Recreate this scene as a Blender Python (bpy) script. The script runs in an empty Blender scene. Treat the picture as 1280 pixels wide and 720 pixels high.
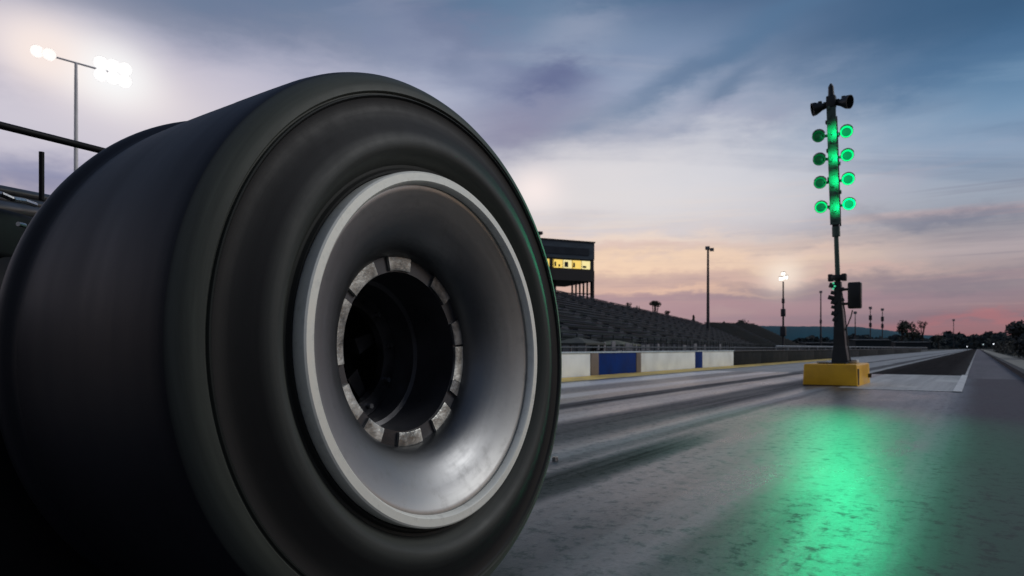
import bpy, bmesh, math, random
from mathutils import Vector, Matrix
random.seed(7)
scene = bpy.context.scene
COL = scene.collection
PI = math.pi
# ------------------------------------------------------------------ camera geometry helpers
F = 830.0; HY = 435.0; EYE = 0.515
TH = math.atan(582/830.0); CS = math.cos(TH); SN = math.sin(TH)
def W(xc, d, z):                       # offset to the right, distance ahead, height -> world
    return Vector((xc*CS - d*SN, xc*SN + d*CS, z))
def P(px, py, d): return W((px-640)/F*d, d, EYE + (HY-py)/F*d)
def G(px, py, z=0.0):
    d = (EYE-z)*F/(py-HY); p = P(px, py, d); p.z = z; return p
def yline(X, px):                      # Y where the sight line over px meets the line X
    t = (px-640)/F; d = X/(t*CS-SN); return d*(t*SN+CS)
def dline(X, px):
    t = (px-640)/F; return X/(t*CS-SN)
def srgb(r, g, b):
    f = lambda c: (c/255/12.92) if c/255 <= 0.04045 else ((c/255+0.055)/1.055)**2.4
    return (f(r), f(g), f(b), 1)

# ------------------------------------------------------------------ mesh builder
class MB:
    XF = None                          # optional placement applied to everything collected
    def __init__(s): s.v = []; s.f = []; s.sm = []
    def add(s, vs, fs, smooth=False):
        n = len(s.v); s.v += [Vector(v) for v in vs]
        for f in fs: s.f.append([i+n for i in f]); s.sm.append(smooth)
        return s
    def box(s, c, size, rot=None, bev=0.0):
        bm = bmesh.new(); bmesh.ops.create_cube(bm, size=1)
        for v in bm.verts: v.co = Vector((v.co.x*size[0], v.co.y*size[1], v.co.z*size[2]))
        if bev > 0: bmesh.ops.bevel(bm, geom=bm.edges[:], offset=bev, segments=3, profile=0.5, affect='EDGES')
        M = Matrix.Translation(c) @ (rot.to_4x4() if rot else Matrix.Identity(4))
        bm.verts.index_update()
        s.add([M @ v.co for v in bm.verts], [[v.index for v in f.verts] for f in bm.faces], bev > 0)
        bm.free(); return s
    def span(s, a, b, bev=0.0):
        a = Vector(a); b = Vector(b)
        return s.box((a+b)/2, (abs(b.x-a.x), abs(b.y-a.y), abs(b.z-a.z)), None, bev)
    def tube(s, a, b, r0, r1=None, n=14, caps=True):
        a = Vector(a); b = Vector(b); r1 = r0 if r1 is None else r1
        d = (b-a).normalized(); u = d.orthogonal().normalized(); w = d.cross(u)
        vs = []
        for p, r in ((a, r0), (b, r1)):
            for i in range(n):
                t = 2*PI*i/n; vs.append(p + u*(r*math.cos(t)) + w*(r*math.sin(t)))
        s.add(vs, [[i, (i+1) % n, n+(i+1) % n, n+i] for i in range(n)], True)
        if caps: s.add(vs, [list(range(n))[::-1], list(range(n, 2*n))])
        return s
    def path(s, pts, r, n=10):
        for a, b in zip(pts, pts[1:]): s.tube(a, b, r, r, n)
        return s
    def lathe(s, prof, M=None, seg=128, a0=0.0, a1=2*PI, closed_prof=False):
        # prof: (x, r) about the local X axis
        M = M or Matrix.Identity(4); full = abs(a1-a0-2*PI) < 1e-6
        n = seg if full else seg+1; vs = []
        for i in range(n):
            t = a0 + (a1-a0)*i/seg
            for (x, r) in prof: vs.append(M @ Vector((x, r*math.cos(t), r*math.sin(t))))
        m = len(prof); fs = []
        for i in range(seg):
            j = (i+1) % n if full else i+1
            for k in range(m if closed_prof else m-1):
                l = (k+1) % m
                fs.append([i*m+k, i*m+l, j*m+l, j*m+k])
        if closed_prof and not full:
            fs.append(list(range(m))); fs.append([(n-1)*m+k for k in range(m)][::-1])
        return s.add(vs, fs, True)
    def build(s, name, mat, parent=None, origin=None, sharp=35):
        if parent is not None:
            o0 = Vector(parent.get('_org', (0, 0, 0)))
        else:
            o0 = Vector(origin) if origin is not None else Vector((0, 0, 0))
        if MB.XF is not None: s.v = [MB.XF @ v for v in s.v]
        me = bpy.data.meshes.new(name); me.from_pydata([v-o0 for v in s.v], [], s.f)
        me.polygons.foreach_set('use_smooth', s.sm); me.update()
        bm = bmesh.new(); bm.from_mesh(me)
        bmesh.ops.recalc_face_normals(bm, faces=bm.faces[:]); bm.to_mesh(me); bm.free()
        if any(s.sm): me.set_sharp_from_angle(angle=math.radians(sharp))
        me.materials.append(mat)
        o = bpy.data.objects.new(name, me); COL.objects.link(o)
        if parent is not None: o.parent = parent
        else: o.location = o0
        o['_org'] = tuple(o0)
        return o
def tag(o, label=None, cat=None, group=None, kind=None):
    if label: o['label'] = label
    if cat: o['category'] = cat
    if group: o['group'] = group
    if kind: o['kind'] = kind
    return o
def thing(name, loc, label, cat, group=None):
    o = bpy.data.objects.new(name, None); COL.objects.link(o); o.location = loc; o['_org'] = tuple(loc)
    o.empty_display_size = 0.2
    return tag(o, label, cat, group)
def copy_thing(o, loc, parent=None):
    c = o.copy(); COL.objects.link(c)
    if parent is not None: c.parent = parent
    else: c.location = loc
    for ch in list(o.children): copy_thing(ch, None, c)
    return c

# ------------------------------------------------------------------ materials
def mat(name, col, rough=0.6, metal=0.0, noise=0.25, scale=8.0, bump=0.0, bscale=None, spec=0.5, emit=None, estr=0.0,
        coat=0.0, stretch=(1, 1, 1), rvar=0.12, col2=None):
    m = bpy.data.materials.new(name); m.use_nodes = True; nt = m.node_tree; N = nt.nodes; L = nt.links
    b = N['Principled BSDF']
    tc = N.new('ShaderNodeTexCoord'); mp = N.new('ShaderNodeMapping'); mp.inputs['Scale'].default_value = stretch
    L.new(tc.outputs['Object'], mp.inputs[0])
    nz = N.new('ShaderNodeTexNoise'); nz.inputs['Scale'].default_value = scale; nz.inputs['Detail'].default_value = 6
    L.new(mp.outputs[0], nz.inputs['Vector'])
    rp = N.new('ShaderNodeValToRGB'); L.new(nz.outputs[0], rp.inputs[0])
    c2 = col2 if col2 else tuple(c*(1-noise) for c in col[:3])
    rp.color_ramp.elements[0].position = 0.32; rp.color_ramp.elements[1].position = 0.68
    rp.color_ramp.elements[0].color = (*c2[:3], 1); rp.color_ramp.elements[1].color = (*[min(1, c*(1+noise*0.4)) for c in col[:3]], 1)
    L.new(rp.outputs[0], b.inputs['Base Color'])
    mr = N.new('ShaderNodeMapRange'); L.new(nz.outputs[0], mr.inputs[0])
    mr.inputs[1].default_value = 0.3; mr.inputs[2].default_value = 0.7
    mr.inputs[3].default_value = max(0.02, rough-rvar); mr.inputs[4].default_value = min(1, rough+rvar)
    L.new(mr.outputs[0], b.inputs['Roughness'])
    b.inputs['Metallic'].default_value = metal; b.inputs['Specular IOR Level'].default_value = spec
    b.inputs['Coat Weight'].default_value = coat
    if bump:
        n2 = N.new('ShaderNodeTexNoise'); n2.inputs['Scale'].default_value = bscale or scale*4; n2.inputs['Detail'].default_value = 5
        L.new(mp.outputs[0], n2.inputs['Vector'])
        bp = N.new('ShaderNodeBump'); bp.inputs['Strength'].default_value = bump; bp.inputs['Distance'].default_value = 0.01
        L.new(n2.outputs[0], bp.inputs['Height']); L.new(bp.outputs[0], b.inputs['Normal'])
    if emit:
        b.inputs['Emission Color'].default_value = (*emit[:3], 1); b.inputs['Emission Strength'].default_value = estr
    return m
class NT:                                # little node-maths helper
    def __init__(s, nt): s.nt = nt; s.N = nt.nodes; s.L = nt.links
    def put(s, sock, v):
        if isinstance(v, (int, float)): sock.default_value = v
        else: s.L.new(v, sock)
    def m(s, op, a, b=0.0, c=0.0):
        n = s.N.new('ShaderNodeMath'); n.operation = op
        s.put(n.inputs[0], a); s.put(n.inputs[1], b); s.put(n.inputs[2], c); return n.outputs[0]
    def add(s, a, b): return s.m('ADD', a, b)
    def sub(s, a, b): return s.m('SUBTRACT', a, b)
    def mul(s, a, b): return s.m('MULTIPLY', a, b)
    def comb(s, x, y, z):
        n = s.N.new('ShaderNodeCombineXYZ'); s.put(n.inputs[0], x); s.put(n.inputs[1], y); s.put(n.inputs[2], z); return n.outputs[0]
    def sep(s, v):
        n = s.N.new('ShaderNodeSeparateXYZ'); s.L.new(v, n.inputs[0]); return n.outputs
    def noise(s, v, scale, detail=5, rough=0.5, dist=0.0):
        n = s.N.new('ShaderNodeTexNoise'); s.L.new(v, n.inputs['Vector']); n.inputs['Scale'].default_value = scale
        n.inputs['Detail'].default_value = detail; n.inputs['Roughness'].default_value = rough; n.inputs['Distortion'].default_value = dist
        return n.outputs[0]
    def rng(s, v, a, b, c=0.0, d=1.0, smooth=True):
        n = s.N.new('ShaderNodeMapRange'); n.interpolation_type = 'SMOOTHSTEP' if smooth else 'LINEAR'
        s.put(n.inputs[0], v)
        for i, x in zip((1, 2, 3, 4), (a, b, c, d)): s.put(n.inputs[i], x)
        return n.outputs[0]
    def ramp(s, v, stops, interp='LINEAR'):
        n = s.N.new('ShaderNodeValToRGB'); s.L.new(v, n.inputs[0]); cr = n.color_ramp; cr.interpolation = interp
        while len(cr.elements) < len(stops): cr.elements.new(0.5)
        for e, (p, c) in zip(cr.elements, sorted(stops)): e.position = p; e.color = c
        return n.outputs[0]
    def mix(s, f, a, b, mode='MIX'):
        n = s.N.new('ShaderNodeMix'); n.data_type = 'RGBA'; n.blend_type = mode
        s.put(n.inputs[0], f)
        for k, v in ((6, a), (7, b)):
            if isinstance(v, tuple): n.inputs[k].default_value = v
            else: s.L.new(v, n.inputs[k])
        return n.outputs[2]

# ------------------------------------------------------------------ world: dusk sky with streaky cloud
def build_world():
    w = bpy.data.worlds.new('World'); scene.world = w; w.use_nodes = True; nt = w.node_tree; T = NT(nt)
    bg = nt.nodes['Background']
    tc = nt.nodes.new('ShaderNodeTexCoord'); d = tc.outputs['Generated']
    x, y, z = T.sep(d)
    fx = T.add(T.mul(x, CS), T.mul(y, SN)); fy = T.add(T.mul(x, -SN), T.mul(y, CS))
    az = T.mul(T.m('ARCTAN2', fx, fy), 180/PI)          # degrees right of the view axis
    el = T.mul(T.m('ARCSINE', z), 180/PI)
    # ragged edges
    wv = T.comb(T.mul(az, 0.05), T.mul(el, 0.16), 0.0)
    n1 = T.noise(wv, 1.0, 6, 0.55); n2 = T.noise(T.comb(T.mul(az, 0.05), T.mul(el, 0.16), 7.3), 1.0, 6, 0.55)
    n3 = T.noise(T.comb(T.mul(az, 0.16), T.mul(el, 0.42), 3.1), 1.0, 6, 0.6)
    azd = T.add(az, T.add(T.mul(T.sub(n1, 0.5), 7), T.mul(T.sub(n3, 0.5), 5))); eld = T.add(el, T.add(T.mul(T.sub(n2, 0.5), 3), T.mul(T.sub(n3, 0.5), 5)))
    def E(py, px=800):
        t = (px-640)/F; return math.degrees(math.atan((HY-py)/F/math.sqrt(1+t*t)))
    def A(px): return math.degrees(math.atan((px-640)/F))
    MAXE = 90.0
    # small tilt and waviness of the horizontal bands
    elb = T.add(el, T.mul(T.sub(n2, 0.5), 2.2))
    en = T.m('SQRT', T.m('MAXIMUM', T.mul(elb, 1/MAXE), 0.0))
    def stops(rows, px): return [(math.sqrt(max(0, E(py, px))/MAXE), srgb(*c)) for py, c in rows]
    mid = stops([(433, (146, 108, 122)), (408, (172, 138, 146)), (385, (184, 152, 156)), (372, (196, 158, 156)), (350, (226, 186, 168)), (322, (236, 206, 186)), (290, (214, 198, 198)),
                 (250, (222, 214, 214)), (205, (208, 206, 214)), (160, (184, 188, 204)), (110, (164, 174, 198)), (60, (128, 146, 176)), (5, (84, 112, 144))], 800)
    mid += [(0.8, srgb(62, 86, 120)), (1.0, srgb(56, 80, 112))]
    rgt = stops([(433, (140, 88, 102)), (410, (146, 100, 116)), (392, (134, 108, 124)), (368, (128, 114, 130)), (335, (150, 134, 142)), (305, (172, 158, 164)),
                 (275, (140, 138, 150)), (240, (152, 160, 176)), (190, (138, 158, 184)), (140, (112, 144, 176)), (90, (82, 120, 156)), (45, (58, 98, 136)), (5, (42, 78, 114))], 1230)
    rgt += [(0.8, srgb(34, 62, 96)), (1.0, srgb(34, 60, 92))]
    lft = stops([(433, (196, 168, 168)), (330, (206, 186, 188)), (250, (198, 190, 204)), (200, (206, 200, 212)), (130, (196, 192, 208)), (80, (176, 176, 198)), (40, (136, 146, 174)), (5, (104, 122, 150))], 200)
    lft += [(0.8, srgb(90, 106, 138)), (1.0, srgb(70, 90, 120))]
    cm = T.ramp(en, mid); cr_ = T.ramp(en, rgt); cl = T.ramp(en, lft)
    wr = T.rng(azd, 9, 38); wl = T.rng(azd, 2, -26)
    c = T.mix(wr, cm, cr_); c = T.mix(wl, c, cl)
    # behind the camera: unseen sky, dark low and brighter higher, shaped for the lighting
    bk = T.rng(T.m('ABSOLUTE', az), 60, 130)
    back = T.ramp(en, [(0.0, srgb(50, 48, 56)), (0.28, srgb(62, 62, 72)), (0.55, srgb(104, 110, 126)), (0.8, srgb(60, 76, 104)), (1.0, srgb(56, 76, 108))])
    c = T.mix(bk, c, back)
    # cloud streaks on a high layer (perspective-correct: flatten towards the horizon)
    k = T.m('DIVIDE', 1.0, T.add(T.m('MAXIMUM', z, 0.0), 0.10))
    u = T.mul(x, k); v = T.mul(y, k)
    ca, sa = math.cos(0.5), math.sin(0.5)
    su = T.add(T.mul(u, ca), T.mul(v, sa)); sv = T.add(T.mul(u, -sa), T.mul(v, ca))
    st = T.noise(T.comb(T.mul(su, 0.55), T.mul(sv, 1.9), 3.0), 1.0, 7, 0.55, 0.6)
    up = T.rng(el, 7, 16)
    dk = T.mul(T.mul(T.rng(st, 0.50, 0.68), 0.42), up)
    c = T.mix(dk, c, T.mix(wr, srgb(104, 116, 152), srgb(66, 98, 134)))
    lt = T.mul(T.mul(T.rng(st, 0.46, 0.30), 0.30), up)
    c = T.mix(lt, c, T.mix(wr, srgb(226, 220, 226), srgb(150, 176, 202)))
    # low bands near the horizon
    bn = T.noise(T.comb(T.mul(az, 0.022), T.mul(el, 0.55), 1.7), 1.0, 6, 0.6, 0.25)
    low = T.mul(T.rng(el, 0.3, 1.6), T.rng(el, 15, 9))
    c = T.mix(T.mul(T.mul(T.rng(bn, 0.50, 0.66), 0.55), low), c, T.mix(wr, srgb(150, 128, 146), srgb(98, 92, 116)))
    c = T.mix(T.mul(T.mul(T.rng(bn, 0.46, 0.34), 0.50), low), c, T.mix(wr, srgb(250, 220, 190), srgb(196, 158, 156)))
    # individual clouds
    def blob(px, py, sx, sy, rot, col, s, ragged=True):
        nonlocal c
        cosr = 1/math.sqrt(1+((px-640)/F)**2); q = 57.3/F*cosr
        a = T.sub(azd if ragged else az, A(px)); e = T.sub(eld if ragged else el, E(py, px))
        r = math.radians(rot); ax = T.add(T.mul(a, math.cos(r)/(sx*q)), T.mul(e, math.sin(r)/(sx*q)))
        ey = T.add(T.mul(a, -math.sin(r)/(sy*q)), T.mul(e, math.cos(r)/(sy*q)))
        g = T.m('EXPONENT', T.mul(T.add(T.mul(ax, ax), T.mul(ey, ey)), -1.0))
        front = T.rng(T.m('ABSOLUTE', az), 75, 60)
        c = T.mix(T.mul(T.mul(g, s), front), c, srgb(*col))
    blob(240, 18, 330, 28, -2, (104, 118, 146), .75)
    blob(560, 70, 190, 26, -22, (128, 138, 168), .6)
    blob(650, 10, 110, 36, -20, (104, 130, 160), .7)
    blob(30, 95, 90, 14, 2, (136, 138, 166), .75)
    blob(40, 225, 120, 34, 0, (120, 122, 158), .85)
    blob(686, 100, 56, 22, 4, (92, 102, 142), 1.0)
    blob(900, 118, 60, 12, 25, (84, 112, 146), .8)
    blob(560, 40, 90, 22, -15, (112, 122, 152), .7)
    blob(1180, 90, 120, 20, 12, (70, 106, 144), .6)
    blob(650, 165, 95, 34, 10, (128, 126, 156), .9)
    blob(720, 45, 60, 25, 10, (158, 166, 188), .6)
    blob(900, 70, 210, 20, 22, (86, 118, 152), .75)
    blob(845, 100, 70, 14, 18, (100, 122, 154), .7)
    blob(955, 152, 36, 13, 10, (128, 138, 168), .85)
    blob(885, 142, 56, 15, 0, (144, 152, 180), .75)
    blob(1150, 20, 200, 50, 5, (54, 92, 128), .6)
    blob(1180, 268, 130, 13, -3, (116, 116, 136), .8)
    blob(1060, 250, 90, 10, 14, (168, 166, 182), .6)
    blob(1120, 350, 220, 13, 2, (124, 108, 128), .65)
    blob(960, 385, 260, 12, 0, (166, 128, 142), .55)
    blob(790, 300, 120, 9, 0, (250, 222, 198), .7)
    blob(800, 345, 150, 7, 0, (192, 158, 158), .6)
    blob(780, 312, 160, 7, 1, (222, 188, 180), .6)
    blob(850, 365, 110, 5, 0, (244, 200, 172), .6)
    blob(820, 328, 170, 8, -1, (252, 218, 186), .7)
    blob(970, 318, 100, 6, 3, (226, 196, 184), .6)
    blob(1010, 340, 140, 5, 3, (214, 176, 168), .55)
    blob(1225, 405, 60, 8, 3, (196, 98, 108), .4)
    blob(790, 235, 170, 55, 0, (230, 224, 224), .8)
    blob(900, 215, 120, 60, 0, (214, 214, 222), .5)
    blob(668, 238, 34, 26, 0, (255, 240, 236), .9, False)  # white lamp glow painted into the sky, not a cloud
    blob(300, 120, 230, 60, 6, (204, 198, 212), .55)
    blob(230, 165, 160, 50, 0, (214, 208, 216), .5)
    # glow around the near mast's lamps, painted into the sky colour
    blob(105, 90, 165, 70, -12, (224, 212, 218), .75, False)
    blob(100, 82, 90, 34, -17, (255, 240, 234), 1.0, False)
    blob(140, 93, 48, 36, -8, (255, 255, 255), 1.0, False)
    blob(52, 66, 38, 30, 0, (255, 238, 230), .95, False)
    blob(979, 343, 24, 20, 0, (255, 240, 226), .8, False)  # glow round the far pole's lamp, likewise painted into the sky
    blob(800, 330, 210, 26, 0, (250, 212, 178), .35)
    c = T.mix(T.rng(el, -0.1, -1.5), c, srgb(70, 62, 76))
    # physical sky (sun just under the horizon) adds its own blue
    sky = nt.nodes.new('ShaderNodeTexSky'); sky.sky_type = 'NISHITA'; sky.sun_disc = False
    sky.sun_elevation = math.radians(SUN_EL); sky.sun_rotation = math.radians(SUN_ROT)
    b2 = nt.nodes.new('ShaderNodeBackground'); nt.links.new(sky.outputs[0], b2.inputs[0]); b2.inputs[1].default_value = 0.05*0.2
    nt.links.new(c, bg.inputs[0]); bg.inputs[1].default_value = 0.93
    ad = nt.nodes.new('ShaderNodeAddShader'); out = nt.nodes['World Output']
    nt.links.new(bg.outputs[0], ad.inputs[0]); nt.links.new(b2.outputs[0], ad.inputs[1]); nt.links.new(ad.outputs[0], out.inputs[0])
SUN_EL = 12.0; SUN_AZ = 50.0           # compass azimuth from +Y towards +X
SUN_ROT = SUN_AZ
build_world()
sl = bpy.data.lights.new('sun', 'SUN'); sl.energy = 1.0; sl.angle = math.radians(25); sl.color = (1.0, 0.98, 0.96)
so = bpy.data.objects.new('sun', sl); COL.objects.link(so)
a = math.radians(SUN_AZ); e = math.radians(SUN_EL+24)
sd = Vector((math.sin(a)*math.cos(e), math.cos(a)*math.cos(e), math.sin(e)))
so.rotation_euler = sd.to_track_quat('Z', 'Y').to_euler(); so.location = (0, 0, 30)

# ------------------------------------------------------------------ camera
cam = bpy.data.cameras.new('camera'); co = bpy.data.objects.new('camera', cam); COL.objects.link(co)
co.location = (0, 0, EYE); co.rotation_euler = (PI/2, 0, TH)
cam.sensor_width = 36; cam.lens = 36*F/1280; cam.shift_y = (HY-360)/1280; cam.clip_end = 5000; cam.clip_start = 0.05
cam.dof.use_dof = True; cam.dof.focus_distance = 1.25; cam.dof.aperture_fstop = 9.0
scene.camera = co
vs = scene.view_settings; vs.view_transform = 'Standard'; vs.look = 'None'; vs.exposure = 0; vs.gamma = 1

# ------------------------------------------------------------------ ground
def track_material(name, bands, base, base2, shiny=0.32, streak=1.0, crack=1.0, spec=.5, side=None):
    """bands: (x centre, half width, y from, y to, colour, strength) rubber or paint along the strip"""
    m = bpy.data.materials.new(name); m.use_nodes = True; T = NT(m.node_tree); N = m.node_tree.nodes; L = m.node_tree.links
    b = N['Principled BSDF']; tc = N.new('ShaderNodeTexCoord'); o = tc.outputs['Object']; x, y, z = T.sep(o)
    big = T.noise(T.comb(T.mul(x, 1.0), T.mul(y, 0.35), 0), 1.6, 6, 0.55)
    st1 = T.noise(T.comb(T.mul(x, 3.2), T.mul(y, 0.10), 2.0), 1.6, 6, 0.6)
    st2 = T.noise(T.comb(T.mul(x, 16.0), T.mul(y, 0.22), 5.0), 1.3, 5, 0.6)
    fine = T.noise(o, 70, 4, 0.7)
    c = T.mix(T.rng(st1, 0.38, 0.62), base, base2)
    c = T.mix(T.mul(T.rng(st2, 0.45, 0.70), 0.45*streak), c, (base[0]*.45, base[1]*.45, base[2]*.47, 1))
    wob = T.mul(T.sub(T.noise(T.comb(T.mul(x, .6), T.mul(y, 0.5), 9.0), 1.0, 4, 0.5), 0.5), 0.12)
    xw = T.add(x, wob)
    rub = T.mul(x, 0.0)
    for (xc, hw, y0, y1, col, s) in bands:
        g = T.sub(1.0, T.rng(T.m('ABSOLUTE', T.sub(xw, xc)), hw*0.55, hw*1.25))
        yy = T.mul(T.rng(y, y0-0.6, y0+0.6), T.rng(y, y1+0.7, y1-0.7))
        br = T.rng(st2, 0.25, 0.62, 1.0, 0.70)
        mk = T.mul(T.mul(T.mul(g, yy), s), br); c = T.mix(mk, c, col)
        if col[0] < .06: rub = T.m('MAXIMUM', rub, mk)
    # worn patches: short dark scuffs across the strip
    sc = T.noise(T.comb(T.mul(x, 2.4), T.mul(y, 2.0), 4.0), 8.0, 9, 0.8, 0.05)
    scm = T.mul(T.mul(T.rng(sc, 0.50, 0.62), T.rng(big, .36, .56, .25, 1.0)), 0.55*crack)
    c = T.mix(T.mul(T.mul(scm, .55), T.sub(1.0, rub)), c, (base[0]*.30, base[1]*.30, base[2]*.32, 1))
    clean = T.sub(1.0, T.mul(rub, .92)); pale = T.mul(T.mul(T.rng(big, 0.50, 0.68), 0.6), clean)
    c = T.mix(pale, c, (min(1, base2[0]*1.45), min(1, base2[1]*1.45), min(1, base2[2]*1.43), 1))
    c = T.mix(T.mul(T.mul(T.rng(fine, 0.35, 0.7), 0.25), clean), c, (base[0]*.55, base[1]*.55, base[2]*.55, 1))
    if side:
        sf = T.rng(xw, -0.27, 0.04); sp = T.sub(1.0, T.mul(sf, .92)); c = T.mix(sf, c, T.mix(T.rng(big, .35, .7), side, (side[0]*1.25, side[1]*1.25, side[2]*1.25, 1)))
    L.new(c, b.inputs['Base Color'])
    r = T.add(T.rng(big, 0.3, 0.7, shiny-0.02, shiny+0.06), T.add(T.mul(scm, 0.45), T.mul(T.sub(fine, 0.5), 0.12)))
    if side: r = T.add(r, T.mul(sf, .38)); scm = T.mul(scm, sp); sc = T.mul(sc, sp)
    r = T.m('MINIMUM', T.add(r, T.mul(rub, .35)), .95)
    L.new(r, b.inputs['Roughness']); L.new(T.mul(T.mul(T.sub(1.0, T.mul(rub, .95)), T.sub(1.0, T.mul(sf, .5)) if side else 1.0), spec), b.inputs['Specular IOR Level'])
    h = T.add(T.mul(sc, 1.0*crack), T.add(T.mul(fine, 0.28), T.mul(st2, 0.25)))
    bp = N.new('ShaderNodeBump'); bp.inputs['Strength'].default_value = 0.22; bp.inputs['Distance'].default_value = 0.006
    L.new(h, bp.inputs['Height']); L.new(bp.outputs[0], b.inputs['Normal'])
    return m
def sheet(name, x0, x1, y0, y1, z, m, kind='structure', poly=None):
    mb = MB()
    if poly is None: poly = [(x0, y0), (x1, y0), (x1, y1), (x0, y1)]
    mb.add([(p[0], p[1], z) for p in poly], [list(range(len(poly)))])
    o = mb.build(name, m); o['kind'] = kind; return o

XW = -5.46*EYE/.49
YS = G(1140, 489).y                     # the start line
YD = G(1150, 469.5).y                   # where the dark lane begins
XR = -0.16                              # right edge of the racing lane
M_ground = mat('dark_field', (0.045, 0.052, 0.045), 0.95, 0, 0.5, 0.15, 0.3, 3)
sheet('ground', -2500, 2500, -600, 3500, 0.0, M_ground)
blk = (0.005, 0.0055, 0.0065, 1); drk = (0.032, 0.034, 0.038, 1)
M_pad = track_material('launch_pad_concrete', [
    (-2.95, .15, 1.5, 60, blk, 1.0), (-2.05, .28, -3, 60, blk, .85), (-1.30, .125, -3, 3.6, blk, 1.0),
    (-1.55, .10, -3, 9, drk, .45), (-0.95, .22, -3, 1.6, drk, .5), (-0.52, .12, -3, 2.4, drk, .35), (-4.0, .25, 0, 60, drk, .30),
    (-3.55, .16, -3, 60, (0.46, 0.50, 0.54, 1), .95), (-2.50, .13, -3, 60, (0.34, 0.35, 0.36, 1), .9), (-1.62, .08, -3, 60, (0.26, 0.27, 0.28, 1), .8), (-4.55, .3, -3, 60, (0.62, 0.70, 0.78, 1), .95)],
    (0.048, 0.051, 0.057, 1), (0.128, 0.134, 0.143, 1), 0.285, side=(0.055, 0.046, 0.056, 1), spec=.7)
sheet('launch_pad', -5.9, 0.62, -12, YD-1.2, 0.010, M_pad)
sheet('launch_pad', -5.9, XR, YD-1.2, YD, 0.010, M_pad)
M_lane = track_material('rubbered_lane_asphalt', [(-1.0, .7, 9, 600, (0.005, 0.005, 0.006, 1), .9)],
                        (0.010, 0.010, 0.012, 1), (0.018, 0.018, 0.021, 1), 0.85, 1.0, .4, spec=.12)
sheet('racing_lane', -1.78, XR, YD, 420, 0.010, M_lane)
M_far = track_material('outer_lane_concrete', [(-2.1, .17, 9, 600, (0.02, 0.021, 0.026, 1), .95), (-3.1, .14, 0, 600, blk, .8)],
                       (0.24, 0.25, 0.25, 1), (0.34, 0.35, 0.34, 1), 0.5, .6, .5)
sheet('outer_lane', -5.9, -1.78, YD, 420, 0.006, M_far)
M_sh = track_material('side_road_asphalt', [(0.95, .3, -10, 400, (0.05, 0.05, 0.055, 1), .5)], (0.085, 0.076, 0.086, 1), (0.110, 0.098, 0.110, 1), 0.62, .3, .12)
sheet('side_road', XR, 0.62, YD-1.2, 420, 0.006, M_sh)
M_kerbdark = mat('dark_kerb_concrete', (0.03, 0.03, 0.033), 0.8, 0, 0.4, 3, 0.3)
mb = MB(); mb.span((0.62, 10.5, 0.0), (0.74, 400, 0.10)); kerb = mb.build('kerb', M_kerbdark); kerb['kind'] = 'structure'
M_pale = mat('pale_gravel_path', (0.30, 0.29, 0.25), 0.9, 0, 0.3, 2.0, 0.4, 40)
sheet('side_path', 0.74, 1.6, 9, 420, 0.005, M_pale)
M_white = mat('track_white_paint', (0.75, 0.75, 0.72), 0.55, 0, 0.35, 6, 0.1)
M_yel_line = mat('track_yellow_paint', (0.85, 0.60, 0.16), 0.6, 0, 0.5, 2.5, 0.1)
sheet('start_line_paint', 0, 0, 0, 0, 0.0145, M_white, poly=[(-1.25, YS-.05), (XR-.02, YS-.05), (XR-.02, YS+.05), (-1.25, YS+.05)])
sheet('lane_edge_paint', XR-.075, XR+.015, YS-.10, YD+.3, 0.019, M_white)
M_worn = mat('worn_white_paint', (0.50, 0.50, 0.48), 0.6, 0, 0.6, 2.0, 0.1)
sheet('lane_edge_paint', XR-.03, XR+.01, YD+.5, 400, 0.0145, M_worn)
sheet('lane_edge_paint', -1.80, -1.75, YD, 400, 0.0145, M_worn)
M_band = track_material('start_apron_concrete', [], (0.36, 0.365, 0.34, 1), (0.52, 0.52, 0.49, 1), 0.42, .7, .8)
sheet('start_apron', 0, 0, 0, 0, 0.0135, M_band, poly=[(-1.45, YS), (XR, YS), (XR, YD), (-1.45, YD)])
sheet('wall_edge_paint', XW+.02, XW+.75, 3, 34, 0.0145, M_yel_line)

# ------------------------------------------------------------------ trackside walls
M_wwall = mat('white_painted_concrete', (0.90, 0.95, 0.95), 0.6, 0, 0.14, 2.5, 0.15, 20)
M_bwall = mat('blue_painted_board', (0.006, 0.036, 0.20), 0.8, 0, 0.3, 3, spec=.12)
M_twall = mat('taupe_painted_post', (0.19, 0.15, 0.125), 0.6, 0, 0.3, 4)
M_dwall = mat('dark_painted_concrete', (0.006, 0.010, 0.014), 0.8, 0, 0.4, 2.5, 0.2, spec=.2)
M_cap = mat('pale_blue_cap', (0.55, 0.66, 0.74), 0.5, 0, 0.2, 5)
HW = EYE - 4.2*dline(XW, 780)/F
wall = thing('barrier_wall', (XW-.1, yline(XW, 760), 0), 'low white concrete trackside wall with a royal blue panel between taupe posts', 'wall')
def seg(pxa, pxb, m, name, lab, dx=0.0, z1=None, parent=wall):
    ya = pxa if isinstance(pxa, float) else yline(XW, pxa); yb = pxb if isinstance(pxb, float) else yline(XW, pxb)
    mb = MB(); mb.span((XW-.16-dx, ya+.004, 0), (XW+dx, yb-.004, z1 or HW-.025), 0.006)
    return tag(mb.build(name, m, parent), lab)
for i in range(3):
    seg(-2.0+i*3.1, -2.0+(i+1)*3.1 if i < 2 else yline(XW, 738), M_wwall, 'wall_panel', 'white panel nearest the start of the wall')
seg(738, 748, M_twall, 'wall_post', 'taupe post left of the blue panel', .012)
seg(748, 795, M_bwall, 'wall_panel', 'royal blue panel', .004)
seg(795, 801, M_twall, 'wall_post', 'taupe post right of the blue panel', .012)
seg(801, 869, M_wwall, 'wall_panel', 'long white panel')
seg(869, 878, M_bwall, 'wall_panel', 'narrow blue panel', .004)
seg(878, 917, M_wwall, 'wall_panel', 'last white panel')
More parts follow.
